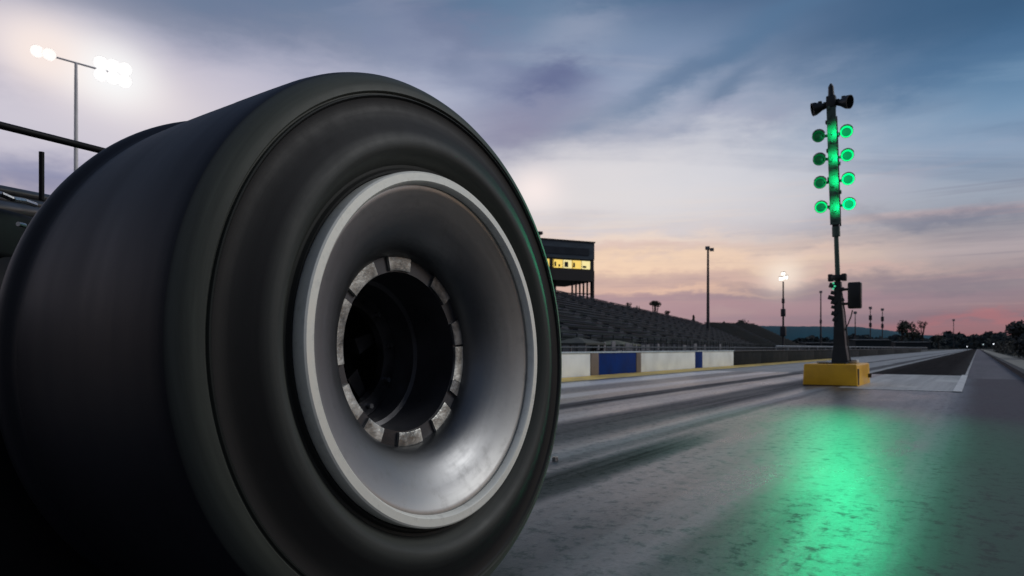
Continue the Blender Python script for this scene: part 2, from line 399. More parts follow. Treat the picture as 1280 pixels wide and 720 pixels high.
mb = MB(); mb.span((XW-.18, -2, HW-.024), (XW+.02, yline(XW, 917)-.004, HW)); mb.build('wall_cap', M_cap, wall)
dw = thing('barrier_wall', (XW-.1, yline(XW, 960), 0), 'low black trackside wall continuing beyond the white one', 'wall')
y0 = yline(XW, 917)
for i in range(9):
    y1 = y0+3.0*(1.25**i); mb = MB(); mb.span((XW-.16, y0+.005, 0), (XW, y1-.005, HW-.03), .006); mb.build('wall_panel', M_dwall, dw); y0 = y1
mb = MB(); mb.span((XW-.2, yline(XW, 917)+.01, HW-.028), (XW+.03, y0, HW-.005)); mb.build('wall_cap', mat('grey_rail', (.08, .09, .1), .5, 0, .3, 4), dw)

# guard rail behind the wall
M_gal = mat('galvanised_steel', (0.30, 0.34, 0.38), 0.45, 0.7, 0.3, 6, 0.05)
def rail_fence(X, Y0, Y1, z, step, label, name='guard_rail', m=None, rails=(1.0,), r=0.03, cat='railing'):
    t = thing(name, (X, (Y0+Y1)/2, 0), label, cat); m = m or M_gal
    for f in rails:
        mb = MB(); mb.tube((X, Y0, z*f), (X, Y1, z*f), r, r, 8); mb.build('rail', m, t)
    n = int((Y1-Y0)/step)
    for i in range(min(n+1, 95)):
        yy = Y0+(Y1-Y0)*i/n; mb = MB(); mb.tube((X, yy, 0), (X, yy, z*1.0), r*1.15, r*.95, 8); mb.build('post', m, t)
    return t
rail_fence(-8.5, 4, 60, 0.53, 2.4, 'low galvanised pipe railing running just behind the white wall', rails=(1.0,), r=.022, m=mat('dull_rail_steel', (.10, .115, .125), .6, .4, .3, 6))

# ------------------------------------------------------------------ grandstand
XB = -40.0; XF = -25.0
M_bench = mat('weathered_aluminium_bench', (0.045, 0.056, 0.082), 0.6, 0.25, 0.75, 0.8, 0.05, 10, stretch=(1, .6, 1))
M_stand = mat('grandstand_concrete', (0.026, 0.032, 0.048), 0.9, 0, 0.45, 0.4, 0.1, 6)
M_riser = mat('green_grey_riser', (0.022, 0.036, 0.040), 0.8, 0, 0.5, 0.3)
M_aisle = mat('aisle_concrete', (0.055, 0.060, 0.078), 0.9, 0, 0.4, 0.6)
ZB = 7.0
def grandstand(pa, pb, label, rows=16):
    a_, b_ = P(*pa), P(*pb); a_.z = 0; b_.z = 0; L_ = (b_-a_).length
    ang = math.atan2(-(b_-a_).x, (b_-a_).y); Y0, Y1 = 0.0, L_
    MB.XF = Matrix.Translation(a_) @ Matrix.Rotation(ang, 4, 'Z') @ Matrix.Translation((-XB, 0, 0))
    c_ = (a_+b_)/2; t = thing('grandstand', (c_.x, c_.y, 0), label, 'grandstand')
    z0 = 0.9; dx = (XF-XB)/rows; dz = (ZB-z0)/rows
    mb = MB(); prof = [(XF+.0, 0.0), (XF, z0)]
    for i in range(rows):
        x = XF-i*dx; z = z0+i*dz; prof += [(x-dx, z), (x-dx, z+dz)] if i < rows-1 else [(x-dx, z)]
    prof.append((XB, 0.0)); n = len(prof)
    vsx = [(p[0], Y0, p[1]) for p in prof]+[(p[0], Y1, p[1]) for p in prof]
    mb.add(vsx, [[i, (i+1) % n, n+(i+1) % n, n+i] for i in range(n)]+[list(range(n)), list(range(n, 2*n))[::-1]])
    mb.build('terrace', M_stand, t)
    mr = MB()
    for i in range(rows):
        x = XF-i*dx; z = z0+i*dz
        mbb = MB(); na = max(2, int((Y1-Y0)/12)); seglen = (Y1-Y0)/na
        for k in range(na): mbb.span((x-.78*dx, Y0+k*seglen+.8, z+.36), (x-.42*dx, Y0+(k+1)*seglen-.8, z+.42))
        mbb.build('bench', M_bench, t)
        mr.span((x-dx+.012, Y0+.3, z+.05), (x-dx+.03, Y1-.3, z+dz-.04))
    mr.build('riser_boards', M_riser, t)
    na = max(2, int((Y1-Y0)/12)); seglen = (Y1-Y0)/na
    for k in range(1, na):
        ma = MB()
        for i in range(rows):
            x = XF-i*dx; z = z0+i*dz
            ma.span((x-.5*dx, Y0+k*seglen-.55, z), (x-.02, Y0+k*seglen+.55, z+dz*.5))
        ma.build('aisle_stair', M_aisle, t)
    mb = MB(); mb.tube((XB+.1, Y0, ZB+.05), (XB+.1, Y1, ZB+.05), .03, .03, 6)
    for i in range(int((Y1-Y0)/3)+1): mb.tube((XB+.1, Y0+i*3, ZB-.5), (XB+.1, Y0+i*3, ZB+.05), .03, .03, 6)
    mb.build('back_rail', M_stand, t)
    mb = MB(); mb.tube((XF+.1, Y0, 1.35), (XF+.1, Y1, 1.35), .035, .035, 6); mb.tube((XF+.1, Y0, 1.0), (XF+.1, Y1, 1.0), .03, .03, 6)
    for i in range(int((Y1-Y0)/2.4)+1): mb.tube((XF+.1, Y0+i*2.4, 0), (XF+.1, Y0+i*2.4, 1.35), .045, .045, 6)
    mb.build('front_rail', M_riser, t)
    MB.XF = None
    return t
dZ = lambda py: (ZB-EYE)*F/(HY-py)
grandstand((300, 375-.216*445, dZ(375-.216*445)), (872, 402.4, dZ(402.4)), 'long dark terraced grandstand beneath the control tower')
grandstand((880, 402.8, dZ(402.8)), (944, 404.6, dZ(404.6)), 'farther terraced grandstand beyond the one below the control tower')

# ------------------------------------------------------------------ control tower
XT = -42.0; dR = 96.0; yR = 79.0
pc = P(743, HY, dR)
MB.XF = Matrix.Translation((pc.x, pc.y, 0)) @ Matrix.Rotation(math.radians(-31), 4, 'Z') @ Matrix.Translation((-XT, -yR, 0))
ztop = EYE+(HY-303)/F*dR; zbot = EYE+(HY-352)/F*dR
M_tower = mat('tower_navy_cladding', (0.040, 0.068, 0.10), 0.5, 0, 0.25, 0.6, stretch=(1, 1, 6))
M_tdark = mat('tower_dark_cladding', (0.018, 0.017, 0.022), 0.6, 0, 0.3, 0.8)
M_tglass = mat('dark_tower_glass', (0.02, 0.03, 0.045), 0.12, 0, 0.2, 1.0)
M_lit = mat('lit_window_yellow', (0.8, 0.6, 0.2), 0.4, 0, 0.35, 1.2, emit=srgb(252, 214, 104), estr=.85)
M_lit2 = mat('lit_window_pale', (0.8, 0.7, 0.4), 0.4, 0, 0.35, 1.2, emit=srgb(250, 232, 160), estr=.85)
tw = thing('control_tower', (pc.x-8, pc.y-8, 0), 'dark control tower with a yellow lit window band above the grandstand', 'tower')
Y0t = yR-13
zz = lambda py: EYE+(HY-py)/F*dR
MB().span((XT-9, Y0t, zz(352)), (XT, yR, zz(338.5))).build('lower_storey', M_tdark, tw)
MB().span((XT-8.9, Y0t+.1, zz(338.5)), (XT-.12, yR-.12, zz(325))).build('lit_storey', M_tdark, tw)
MB().span((XT-9, Y0t, zz(325)), (XT, yR, zz(304))).build('upper_storey', M_tower, tw)
MB().span((XT-9.1, Y0t-.1, zz(304)), (XT+.1, yR+.12, zz(302.4))).build('roof', M_tdark, tw)
MB().span((XT+.0, Y0t, zz(320)), (XT+.08, yR-.9, zz(311.5))).build('window_band', M_tglass, tw)
MB().span((XT-8.5, yR, zz(350)), (XT-.3, yR+.1, zz(305))).build('side_wall', M_tdark, tw)
ylast = yR-.7; k = 0
while ylast > Y0t+1.2:
    wdt = 1.45 if k % 5 != 4 else 0.5
    if k % 5 != 4:
        w_ = MB().span((XT-.11, ylast-wdt, zz(337.0)), (XT-.03, ylast, zz(327.0))).build('lit_window', M_lit2 if k in (0, 2, 7) else M_lit, tw)
        hh = random.uniform(.35, .9)
        # blinds and desks behind the glass read as dark shapes
        for j in range(2):
            u0 = ylast-wdt+random.uniform(.1, wdt-.5); MB().span((XT-.03, u0, zz(335.6-.0)), (XT-.005-.004*j, u0+random.uniform(.18, .42), zz(335.6)+random.uniform(.25, .75))).build('window_blind', M_tdark, w_)
        MB().span((XT-.03, ylast-wdt, zz(337)), (XT-.002, ylast-wdt+.07, zz(327))).build('window_mullion', M_tdark, w_)
    ylast -= wdt+.06; k += 1
for i in range(5):
    yy = yR-.9-i*.62
    MB().span((XT-.6, yy-.10, 0), (XT-.4, yy+.10, zz(352))).build('column', M_tdark, tw)
MB().span((XT-7, Y0t+1, 0), (XT-1.2, yR-5.6, zz(352)-.01)).build('stair_core', M_tdark, tw)
MB().span((XT-.5, yR-5.6, zz(368)), (XT-.42, yR-.3, zz(366.8))).build('rail', M_tdark, tw)
MB().span((XT-.7, yR-.30, 0), (XT-.0, yR-.02, zz(352))).build('column', M_tdark, tw)
mb = MB(); yy = yR-6.8
mb.tube((XT-4, yy, zz(303)), (XT-4, yy, zz(291)), .08, .05, 8); mb.box((XT-4, yy, zz(290)), (.6, .7, .45), None, .06)
mb.tube((XT-4, yy-2, zz(303)), (XT-4, yy-2, zz(297)), .06, .06, 8); mb.box((XT-4, yy-1.0, zz(299.6)), (.4, 2.2, .12)); mb.tube((XT-4,yy-1,zz(299.6)),(XT-4,yy,zz(298)),.05,.05,8); mb.tube((XT-4, yy-2, zz(302)), (XT-4, yy+1.3, zz(302)), .05, .05, 8); mb.tube((XT-4, yy+1.3, zz(303)), (XT-4, yy+1.3, zz(298)), .06, .05, 8)
mb.build('roof_antenna', M_tdark, tw)
MB.XF = None

# ------------------------------------------------------------------ light poles
M_pole = mat('dull_steel_pole', (0.06, 0.06, 0.068), 0.6, 0.4, 0.3, 1.5)
M_lamp = mat('floodlight_lens_lit', (0.9, 0.85, 0.8), 0.4, 0, 0.05, 4, emit=(1.0, .93, .85), estr=2.0)
M_lampoff = mat('floodlight_lens_off', (0.35, 0.36, 0.38), 0.25, 0, 0.15, 4)
def pole(px, pytop, d, r, name, label, cat, heads, group=None, lattice=False, boxes=()):
    p = P(px, pytop, d); b = Vector((p.x, p.y, 0)); t = thing(name, b, label, cat, group)
    H = p.z
    mb = MB()
    if lattice:
        for sx in (-1, 1):
            for sy in (-1, 1): mb.tube(b+Vector((sx*r, sy*r, 0)), b+Vector((sx*r*.5, sy*r*.5, H)), .045, .03, 6)
        nz = int(H/1.0)
        for i in range(nz):
            q = 1-.5*i/nz; q2 = 1-.5*(i+1)/nz; s = 1 if i % 2 else -1
            mb.tube(b+Vector((s*r*q, -r*q, i*H/nz)), b+Vector((-s*r*q2, -r*q2, (i+1)*H/nz)), .03, .03, 5)
            mb.tube(b+Vector((-r*q, s*r*q, i*H/nz)), b+Vector((-r*q2, -s*r*q2, (i+1)*H/nz)), .03, .03, 5)
    else: mb.tube(b, b+Vector((0, 0, H)), r, r*.55, 12)
    mb.build('mast', M_pole, t)
    toward = (Vector((0, 0, 0))-b).normalized(); rt = Vector((0, 0, 1)).cross(toward).normalized()
    for (dx, dz, sz, lit) in heads:
        c0 = b+rt*dx+Vector((0, 0, H+dz)); rot = (toward+Vector((0, 0, -.35))).normalized().to_track_quat('X', 'Z').to_matrix()
        h = MB().box(c0, (sz*.45, sz, sz*.8), rot, sz*.06).build('lamp_head', M_pole, t)
        MB().box(c0+rot @ Vector((sz*.235, 0, 0)), (sz*.03, sz*.88, sz*.68), rot).build('lamp_lens', M_lamp if lit else M_lampoff, h)
    if len(heads) > 1:
        xs = [h[0] for h in heads]
        MB().box(b+rt*((min(xs)+max(xs))/2)+Vector((0, 0, H+heads[0][1]-heads[0][2]*.45)), (.12, .12, .12)).build('bracket', M_pole, t) if max(xs)-min(xs) < .2 else \
            MB().tube(b+rt*min(xs)+Vector((0, 0, H+heads[0][1]-.02)), b+rt*max(xs)+Vector((0, 0, H+heads[-1][1]-.02)), .07, .07, 8).build('crossarm', M_pole, t)
    for (f, s) in boxes: MB().box(b+Vector((0, 0, H*f)), (s, s, s*1.9), None, s*.08).build('equipment_box', M_pole, t)
    return t
g1 = 'slim poles far behind the grandstand end'
pole(885, 311, 135, .36, 'light_pole', 'tall unlit light pole standing behind the end of the grandstand', 'light pole', [(-.1, .15, .9, False), (.75, -.2, .8, False)])
pole(979, 352, 125, .22, 'light_pole', 'light pole with one glaring white lamp', 'light pole', [(-.35, .6, .9, True), (.45, .8, .9, True), (0, 1.5, .8, True)], lattice=False, boxes=((.55, .75), (.28, .95), (.72, .45)))
pole(1026, 366, 150, .20, 'light_pole', 'thin unlit pole between the glaring lamp and the start light tower', 'light pole', [(0, .2, .6, False)], boxes=((.5, .42), (.25, .4)))
for px, py, d, l in ((1069, 392, 220, 'small pole nearest right of the start light tower box'), (1088, 386, 230, 'taller thick-headed pole right of the start light tower'),
                     (1103, 388, 240, 'thick-headed pole just left of the bushy tree'), (1192, 401, 300, 'lone thin mast on the far right skyline')):
    pole(px, py, d, .22, 'light_pole', l, 'light pole', [(0, .3, 1.0, False)], boxes=((.78, .9), (.6, .8)) if px in (1088, 1103) else ())

# near lighting mast at left with two glaring banks
p0 = P(95, 98, 44); b0 = Vector((p0.x, p0.y, 0))
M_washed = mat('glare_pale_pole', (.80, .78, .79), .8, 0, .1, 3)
fm = thing('floodlight_mast', b0, 'floodlight mast with two glaring white lamp banks above the tyre', 'floodlight')
MB().tube(b0, p0, .17, .10, 14).build('mast', M_washed, fm)
pl, pr = P(50, 66, 47.0), P(146, 93, 43.6)
MB().tube(pl, pr, .06, .06, 10).build('crossarm', M_washed, fm)
MB().tube(p0-Vector((0, 0, .1)), p0+Vector((0, 0, 1.0)), .10, .09, 10).build('mast_head', M_washed, fm)
tw_ = (Vector((0, 0, EYE))-p0).normalized(); rot = tw_.to_track_quat('X', 'Z').to_matrix()
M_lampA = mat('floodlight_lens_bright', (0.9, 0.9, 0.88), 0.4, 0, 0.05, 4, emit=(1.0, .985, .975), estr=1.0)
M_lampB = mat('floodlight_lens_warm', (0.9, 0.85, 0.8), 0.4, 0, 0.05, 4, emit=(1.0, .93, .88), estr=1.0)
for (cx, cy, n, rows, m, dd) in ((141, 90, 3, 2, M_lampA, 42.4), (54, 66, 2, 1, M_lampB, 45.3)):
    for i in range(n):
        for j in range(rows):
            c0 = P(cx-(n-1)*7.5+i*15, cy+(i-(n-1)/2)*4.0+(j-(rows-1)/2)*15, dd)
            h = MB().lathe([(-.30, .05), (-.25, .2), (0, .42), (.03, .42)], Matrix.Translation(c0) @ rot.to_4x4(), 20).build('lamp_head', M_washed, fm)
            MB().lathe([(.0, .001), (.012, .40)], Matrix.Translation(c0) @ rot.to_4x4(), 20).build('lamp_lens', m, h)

# ------------------------------------------------------------------ trees, hills, far things
M_leaf = mat('dark_foliage', (0.030, 0.040, 0.026), 0.8, 0, 0.45, .5)
M_leaf2 = mat('grey_green_foliage', (0.062, 0.066, 0.062), 0.8, 0, 0.45, .8)
M_bark = mat('dark_bark', (0.035, 0.028, 0.025), 0.9, 0, 0.4, 2)
def tree(px, d, pytop, wpx, name, label, crown='round', m=None, group=None, n=420, pybot=None, seed=0, X=None):
    rnd = random.Random(seed*31+int(px)); top = P(px, pytop, d); b = Vector((top.x, top.y, 0)); H = top.z
    t = thing(name, b, label, 'tree', group); wid = wpx/F*d; m = m or M_leaf
    ch = H*0.62 if crown == 'round' else (H*.35 if crown == 'umbrella' else H*.8)
    if pybot: ch = (pybot-pytop)/F*d
    cz = H-ch/2
    mb = MB(); mb.tube(b, b+Vector((wid*.02, 0, H*.55)), max(.12, H*.03), H*.018, 8)
    lobes = []
    for i in range(9 if crown != 'cone' else 6):
        a = rnd.uniform(0, 2*PI); rr = wid*.5*rnd.uniform(.15, .66)
        if crown == 'umbrella': c = Vector((rr*math.cos(a), rr*math.sin(a), cz+ch*rnd.uniform(-.1, .25))); s = (wid*.24, wid*.24, ch*.28)
        elif crown == 'cone': f = i/5; c = Vector((0, 0, H-ch*(.1+.8*f))); s = (wid*(.08+.38*f), wid*(.08+.38*f), ch*.14)
        else: c = Vector((rr*math.cos(a), rr*math.sin(a), cz+ch*rnd.uniform(-.3, .3))); s = (wid*.21, wid*.21, ch*.22)
        lobes.append((c, s))
        mb.tube(b+Vector((wid*.015, 0, H*rnd.uniform(.3, .5))), b+c, H*.012, H*.005, 5)
    mb.build('trunk', M_bark, t)
    ml = MB(); ls = max(wid, ch)*.045
    for i in range(n):
        c, s = lobes[i % len(lobes)]
        v = Vector((rnd.gauss(0, 1), rnd.gauss(0, 1), rnd.gauss(0, 1))); v.normalize(); v *= rnd.uniform(.35, 1.12)
        q = b+c+Vector((v.x*s[0], v.y*s[1], v.z*s[2]))
        if q.z < .05: q.z = .05+rnd.random()*.3
        u = Vector((rnd.uniform(-1, 1), rnd.uniform(-1, 1), rnd.uniform(-1, 1))).normalized(); w2 = u.orthogonal().normalized()
        l = ls*rnd.uniform(.6, 1.5); ml.add([q-u*l, q+w2*l*.55, q+u*l, q-w2*l*.55], [[0, 1, 2, 3]])
    ml.build('crown', m, t); return t
gt = 'trees along the skyline behind the grandstand'
def dtree(px): return 205
tree(818, dtree(818), 375.5, 17, 'umbrella_tree', 'wide flat-topped tree on the skyline behind the grandstand, widest of its row', 'umbrella', pybot=386, group=gt, n=700)
tree(786, dtree(786), 378, 8, 'round_tree', 'small round tree behind the grandstand, nearest the control tower among the tall ones', 'round', pybot=388, group=gt)
tree(797, dtree(797), 382, 7, 'round_tree', 'narrow tree behind the grandstand just left of the flat-topped one', 'round', pybot=396, group=gt)
tree(754, dtree(754), 374, 9, 'shrub', 'low dark bush at the foot of the control tower', 'round', pybot=392, group=gt)
tree(764, dtree(764), 376, 9, 'shrub', 'low dark bush second from the control tower', 'round', pybot=392, group=gt)
tree(834, dtree(834), 388, 9, 'umbrella_tree', 'small flat-topped tree just right of the widest one behind the grandstand', 'umbrella', pybot=394, group=gt)
tree(867, dtree(867), 395, 10, 'conifer_tree', 'little cone-shaped tree left of the tall unlit light pole', 'cone', group=gt)
tree(905, dtree(905), 401, 6, 'round_tree', 'tiny tree right of the tall unlit light pole', 'round', group=gt)
tree(927, dtree(927), 399, 24, 'broad_tree', 'broad dark tree at the far end of the grandstand skyline', 'round', pybot=430, group=gt, n=800)
tree(1127, 250, 393, 26, 'broad_tree', 'gappy bushy tree on the far skyline right of the start light tower', 'round', pybot=418, n=700, seed=3)
tree(1140, 250, 403, 26, 'broad_tree', 'low crown merging with the gappy tree right of the start light tower', 'round', pybot=424, n=500, seed=9)
tree(1153, 255, 400.5, 13, 'round_tree', 'compact round tree right of the gappy bushy tree', 'round', pybot=412, n=350)
tree(1173, 260, 413, 15, 'round_tree', 'low round tree on the skyline, farthest right of the far group', 'round', pybot=428, n=350)
tree(1284, 34, 396, 64, 'broad_tree', 'large grey-green bushy tree at the right edge beside the path', 'round', M_leaf2, pybot=447, n=4200, seed=5)
tree(1312, 30, 370, 80, 'broad_tree', 'tall tree mostly beyond the right edge of the view', 'round', M_leaf2, pybot=447, n=3000, seed=6)
# ridge of hills
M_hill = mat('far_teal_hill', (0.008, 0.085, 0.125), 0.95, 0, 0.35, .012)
def ridge(name, d0, rows, m, jag, seed, depth=60, base=-1):
    rnd = random.Random(seed); mb = MB(); pts = []
    pxs = [r[0] for r in rows]
    def hpx(px):
        for (a, h), (b_, h2) in zip(rows, rows[1:]):
            if a <= px <= b_: return h+(h2-h)*(px-a)/(b_-a)
        return rows[-1][1]
    px = pxs[0]; cols = []
    while px <= pxs[-1]:
        h = hpx(px)-rnd.uniform(0, jag); cols.append((px, h)); px += 3.0 if jag else 5.0
    K = 7; vs = []
    for (px, h) in cols:
        for k in range(K):
            f = k/(K-1); d = d0+depth*f; zt = (HY-h)/F*d0*math.sin(f*PI/2*1.0)**.8 if k else 0
            t = (px-640)/F; q = math.sqrt(1+t*t); w = W(t*d, d, (EYE+zt) if k else base); vs.append(w)
    fs = [[i*K+k, (i+1)*K+k, (i+1)*K+k+1, i*K+k+1] for i in range(len(cols)-1) for k in range(K-1)]
    mb.add(vs, fs, True); o = mb.build(name, m); return o
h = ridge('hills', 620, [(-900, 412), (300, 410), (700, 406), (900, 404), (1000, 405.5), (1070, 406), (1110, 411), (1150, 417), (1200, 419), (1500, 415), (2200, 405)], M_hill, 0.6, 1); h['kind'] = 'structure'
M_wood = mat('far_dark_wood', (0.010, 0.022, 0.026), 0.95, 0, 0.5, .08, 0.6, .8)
# distant woods: real leaf masses in one belt
rnd = random.Random(11); ml = MB()
for i in range(9000):
    px = rnd.uniform(985, 1300); d = rnd.uniform(300, 400)
    top = 421.5 if px < 1180 else 418.5
    top += 2.2*math.sin(px*.11)+1.3*math.sin(px*.37)+.8*math.sin(px*1.1)
    if px < 1080: top += (1080-px)*.04
    py = top+(436.5-top)*rnd.random()**1.3; q = P(px, py, d)
    u = Vector((rnd.uniform(-1, 1), rnd.uniform(-1, 1), rnd.uniform(-.6, .6))).normalized(); w2 = u.orthogonal().normalized(); l = rnd.uniform(.6, 1.5)
    ml.add([q-u*l, q+w2*l*.7, q+u*l, q-w2*l*.7], [[0, 1, 2, 3]])
wd = ml.build('woods', M_wood); tag(wd, 'dark belt of distant woods across the end of the strip', 'woods', kind='stuff')
# dark hedge on the right under the tree, beside the path
ml = MB()
for i in range(9000):
    Y = rnd.uniform(17, 110)**1.0; X = rnd.uniform(1.75, 4.5); z = rnd.random()*(.95+.25*math.sin(Y*.8)+.15*math.sin(Y*2.3))
    q = Vector((X, Y, z)); u = Vector((rnd.uniform(-1, 1), rnd.uniform(-1, 1), rnd.uniform(-1, 1))).normalized(); w2 = u.orthogonal().normalized(); l = rnd.uniform(.05, .13)
    ml.add([q-u*l, q+w2*l*.6, q+u*l, q-w2*l*.6], [[0, 1, 2, 3]])
tag(ml.build('hedge', mat('dark_hedge_leaves', (.020, .022, .018), .85, 0, .5, 1.0)), 'low dark hedge running beside the pale path at the right', 'hedge')
# outfield structures left of the lane, beyond the black wall
M_shed = mat('dark_shed_cladding', (0.02, 0.028, 0.034), 0.8, 0, .3, .5)
def shed(px0, px1, pyt, d, label):
    a_, b_ = P(px0, pyt, d), P(px1, pyt, d); t = thing('shed', ((a_.x+b_.x)/2, (a_.y+b_.y)/2, 0), label, 'shed')
    w = (b_-a_).length; c = (a_+b_)/2; rot = Matrix.Rotation(math.atan2(b_.y-a_.y, b_.x-a_.x), 3, 'Z')
    MB().box((c.x, c.y, a_.z*.45), (w, 6, a_.z*.9), rot).build('wall', M_shed, t)
    hw = w/2+.3; v = [rot @ Vector(p)+Vector((c.x, c.y, 0)) for p in ((-hw, -3.3, a_.z*.9), (hw, -3.3, a_.z*.9), (hw, 3.3, a_.z*.9), (-hw, 3.3, a_.z*.9), (-hw, 0, a_.z), (hw, 0, a_.z))]
    MB().add(v, [[0, 1, 5, 4], [2, 3, 4, 5], [0, 4, 3], [1, 2, 5], [0, 3, 2, 1]]).build('roof', M_shed, t)
    return t
shed(1002, 1044, 428, 190, 'long low dark shed behind the start light tower')
shed(1062, 1106, 424, 180, 'low dark shed right of the start light tower')
shed(1112, 1156, 427, 200, 'farthest low dark shed, beneath the gappy tree')
rail_fence(-9.5, 40, 180, .62, 3.0, 'long grey guard rail beyond the black wall', rails=(1.0,), r=.04)
# small lamps at the far end
M_small = mat('small_lamp_lit', (.9, .9, .9), .4, 0, .05, 4, emit=(.85, .92, 1.0), estr=1.6)
M_smalldim = mat('small_lamp_dim', (.9, .9, .9), .4, 0, .05, 4, emit=(.6, .8, .85), estr=.55)
for px, py, d, m, r, l in ((1242, 430, 120, M_small, .10, 'brightest little white lamp at the far end of the strip, middle of three'),
                           (1229, 430.5, 120, M_smalldim, .10, 'dim little lamp at the far end, left of the brightest one'),
                           (1253, 430.5, 120, M_smalldim, .10, 'dim little lamp at the far end, right of the brightest one'),
                           (1209, 433.2, 120, M_small, .07, 'little white lamp close to the far end of the dark lane')):
    p = P(px, py, d); t = thing('marker_lamp', (p.x, p.y, 0), l, 'lamp', 'little lamps at the far end of the strip')
    MB().tube((p.x, p.y, 0), (p.x, p.y, p.z), .05, .04, 8).build('post', M_pole, t)
    dr = (Vector((0, 0, EYE))-p).normalized()
    hd = MB().tube(p-dr*.2, p+dr*.05, r*1.2, r*1.35, 12).build('lamp_head', M_pole, t)
    MB().tube(p+dr*.051, p+dr*.07, r*1.15, r*1.1, 12).build('lamp_lens', m, hd)

# pit gear and folding chairs between the wall and the stand
M_frame = mat('pale_awning_frame', (.34, .30, .31), .6, .2, .3, 3)
M_cloth = mat('dull_awning_cloth', (.09, .095, .08), .9, 0, .3, 2)
def canopy(px, d, wdt, h_, label, m):
    p = P(px, HY, d); t = thing('canopy_tent', (p.x, p.y, 0), label, 'canopy')
    for sx in (-1, 1):
        for sy in (-1, 1): MB().tube((p.x+sx*wdt, p.y+sy*wdt, 0), (p.x+sx*wdt, p.y+sy*wdt, h_*.72), .05, .05, 8).build('leg', M_frame, t)
    v = [(p.x+sx*wdt*1.08, p.y+sy*wdt*1.08, h_*.72) for sx, sy in ((-1, -1), (1, -1), (1, 1), (-1, 1))]+[(p.x, p.y, h_)]
    v += [(q[0], q[1], h_*.64) for q in v[:4]]
    MB().add(v, [[0, 1, 4], [1, 2, 4], [2, 3, 4], [3, 0, 4], [0, 1, 6, 5], [1, 2, 7, 6], [2, 3, 8, 7], [3, 0, 5, 8]]).build('canopy_roof', m, t)
canopy(722, 33, .95, 1.05, 'small dark canopy on pale legs behind the wall, beside the tyre', M_cloth)
canopy(768, 40, 1.1, 1.0, 'small olive canopy behind the blue wall panel', mat('olive_cloth', (.16, .17, .12), .9, 0, .3, 2))
M_chair = mat('pale_plastic_chair', (.20, .20, .22), .6, 0, .15, 5)
c0 = thing('folding_chair', (-20, 40, 0), 'pale chair behind the wall', 'chair', 'pale chairs set out behind the white wall')
B = Vector((-20, 40, 0))
for sx in (-.2, .2):
    for sy in (-.2, .2): MB().tube(B+Vector((sx, sy, 0)), B+Vector((sx*.9, sy*.9, .44)), .02, .02, 6).build('leg', M_gal, c0)
MB().box(B+Vector((0, 0, .46)), (.46, .46, .05), None, .015).build('seat', M_chair, c0)
MB().box(B+Vector((-.22, 0, .78)), (.05, .46, .5), None, .015).build('backrest', M_chair, c0)
cr = random.Random(5)
spots = [752, 760, 771, 777, 787, 790, 795, 799, 806, 812, 819, 826, 833, 846, 858, 872, 884, 893, 903, 912, 921]
for i, px in enumerate(spots):
    X = -14-cr.random()*2.5; p = Vector((X, yline(X, px), 0))
    o = c0 if i == 0 else copy_thing(c0, p)
    o.location = p; o.rotation_euler.z = cr.uniform(-.5, .5); o['label'] = 'pale chair in the sparse row behind the white wall'
    s = cr.uniform(.66, .82); o.scale = (s, s, s)

# ------------------------------------------------------------------ start light tower
M_ybase = mat('yellow_painted_base', (1.0, 0.51, 0.015), 0.42, 0, 0.16, 5, 0.08, 30, coat=.15)
M_ydark = mat('worn_dark_seam', (0.05, 0.035, 0.02), 0.7, 0, .3, 6)
M_tree = mat('black_powder_coat', (0.016, 0.020, 0.022), 0.42, 0.1, 0.35, 6, .05)
M_panel = mat('grey_lamp_panel', (0.07, 0.13, 0.10), 0.5, 0.1, .3, 8)
GREEN = (0.0, 1.0, 0.32)
M_gl = [mat('green_lens', (.006, .05, .025), .3, 0, .1, 20, emit=GREEN, estr=s, coat=.5) for s in (.03, .04, .08, .18, .26, .28, .32, .45)]
M_gr = [mat('green_glow_ring', (.01, .08, .04), .3, 0, .1, 20, emit=(0.0, .95, .22), estr=s) for s in (.08, .12, .3, 1.1, 1.5, 1.5, 1.8, 2.6)]
fr = G(1072, 484.5); bx, by = fr.x-.275, fr.y+.50; BX, BY = fr.x-.335, fr.y+.62
zt = lambda py: EYE+(HY-py)/F*((Vector((bx, by, 0)) @ Vector((-SN, CS, 0))) if True else 0)
BZ = .30
st = thing('start_light_tower', (bx, by, 0), 'start light tower with green lit lamps on a yellow base', 'start lights')
yb = MB()
vsb = []
for z_, gx, gy in ((0.0, 0, 0), (BZ, .012, .012)):
    for sx, sy in ((-1, -1), (1, -1), (1, 1), (-1, 1)): vsb.append((BX+sx*(.335-gx), BY+sy*(.62-gy), z_))
bm = bmesh.new(); vv = [bm.verts.new(v) for v in vsb]
for f in ((0, 3, 2, 1), (4, 5, 6, 7), (0, 1, 5, 4), (1, 2, 6, 5), (2, 3, 7, 6), (3, 0, 4, 7)): bm.faces.new([vv[i] for i in f])
bmesh.ops.bevel(bm, geom=bm.edges[:], offset=.018, segments=3, profile=.5, affect='EDGES')
bm.verts.index_update(); yb.add([v.co.copy() for v in bm.verts], [[v.index for v in f.verts] for f in bm.faces], True); bm.free()
base = yb.build('base', M_ybase, st)
MB().span((BX+.325, BY-.57, .03), (BX+.338, BY-.49, .24)).build('fork_slot', M_ydark, base)
MB().span((BX-.33, BY-.6215, .012), (BX+.33, BY-.609, .022)).build('seam', M_ydark, base)
MB().tube((BX+.32, BY+.45, .12), (BX+.37, BY+.45, .12), .03, .03, 12).build('cable_gland', M_ydark, base)
mb = MB(); mb.box((bx-.06, by-.05, BZ+.008), (.34, .5, .016), None, .004); mb.build('mounting_plate', M_tree, st)
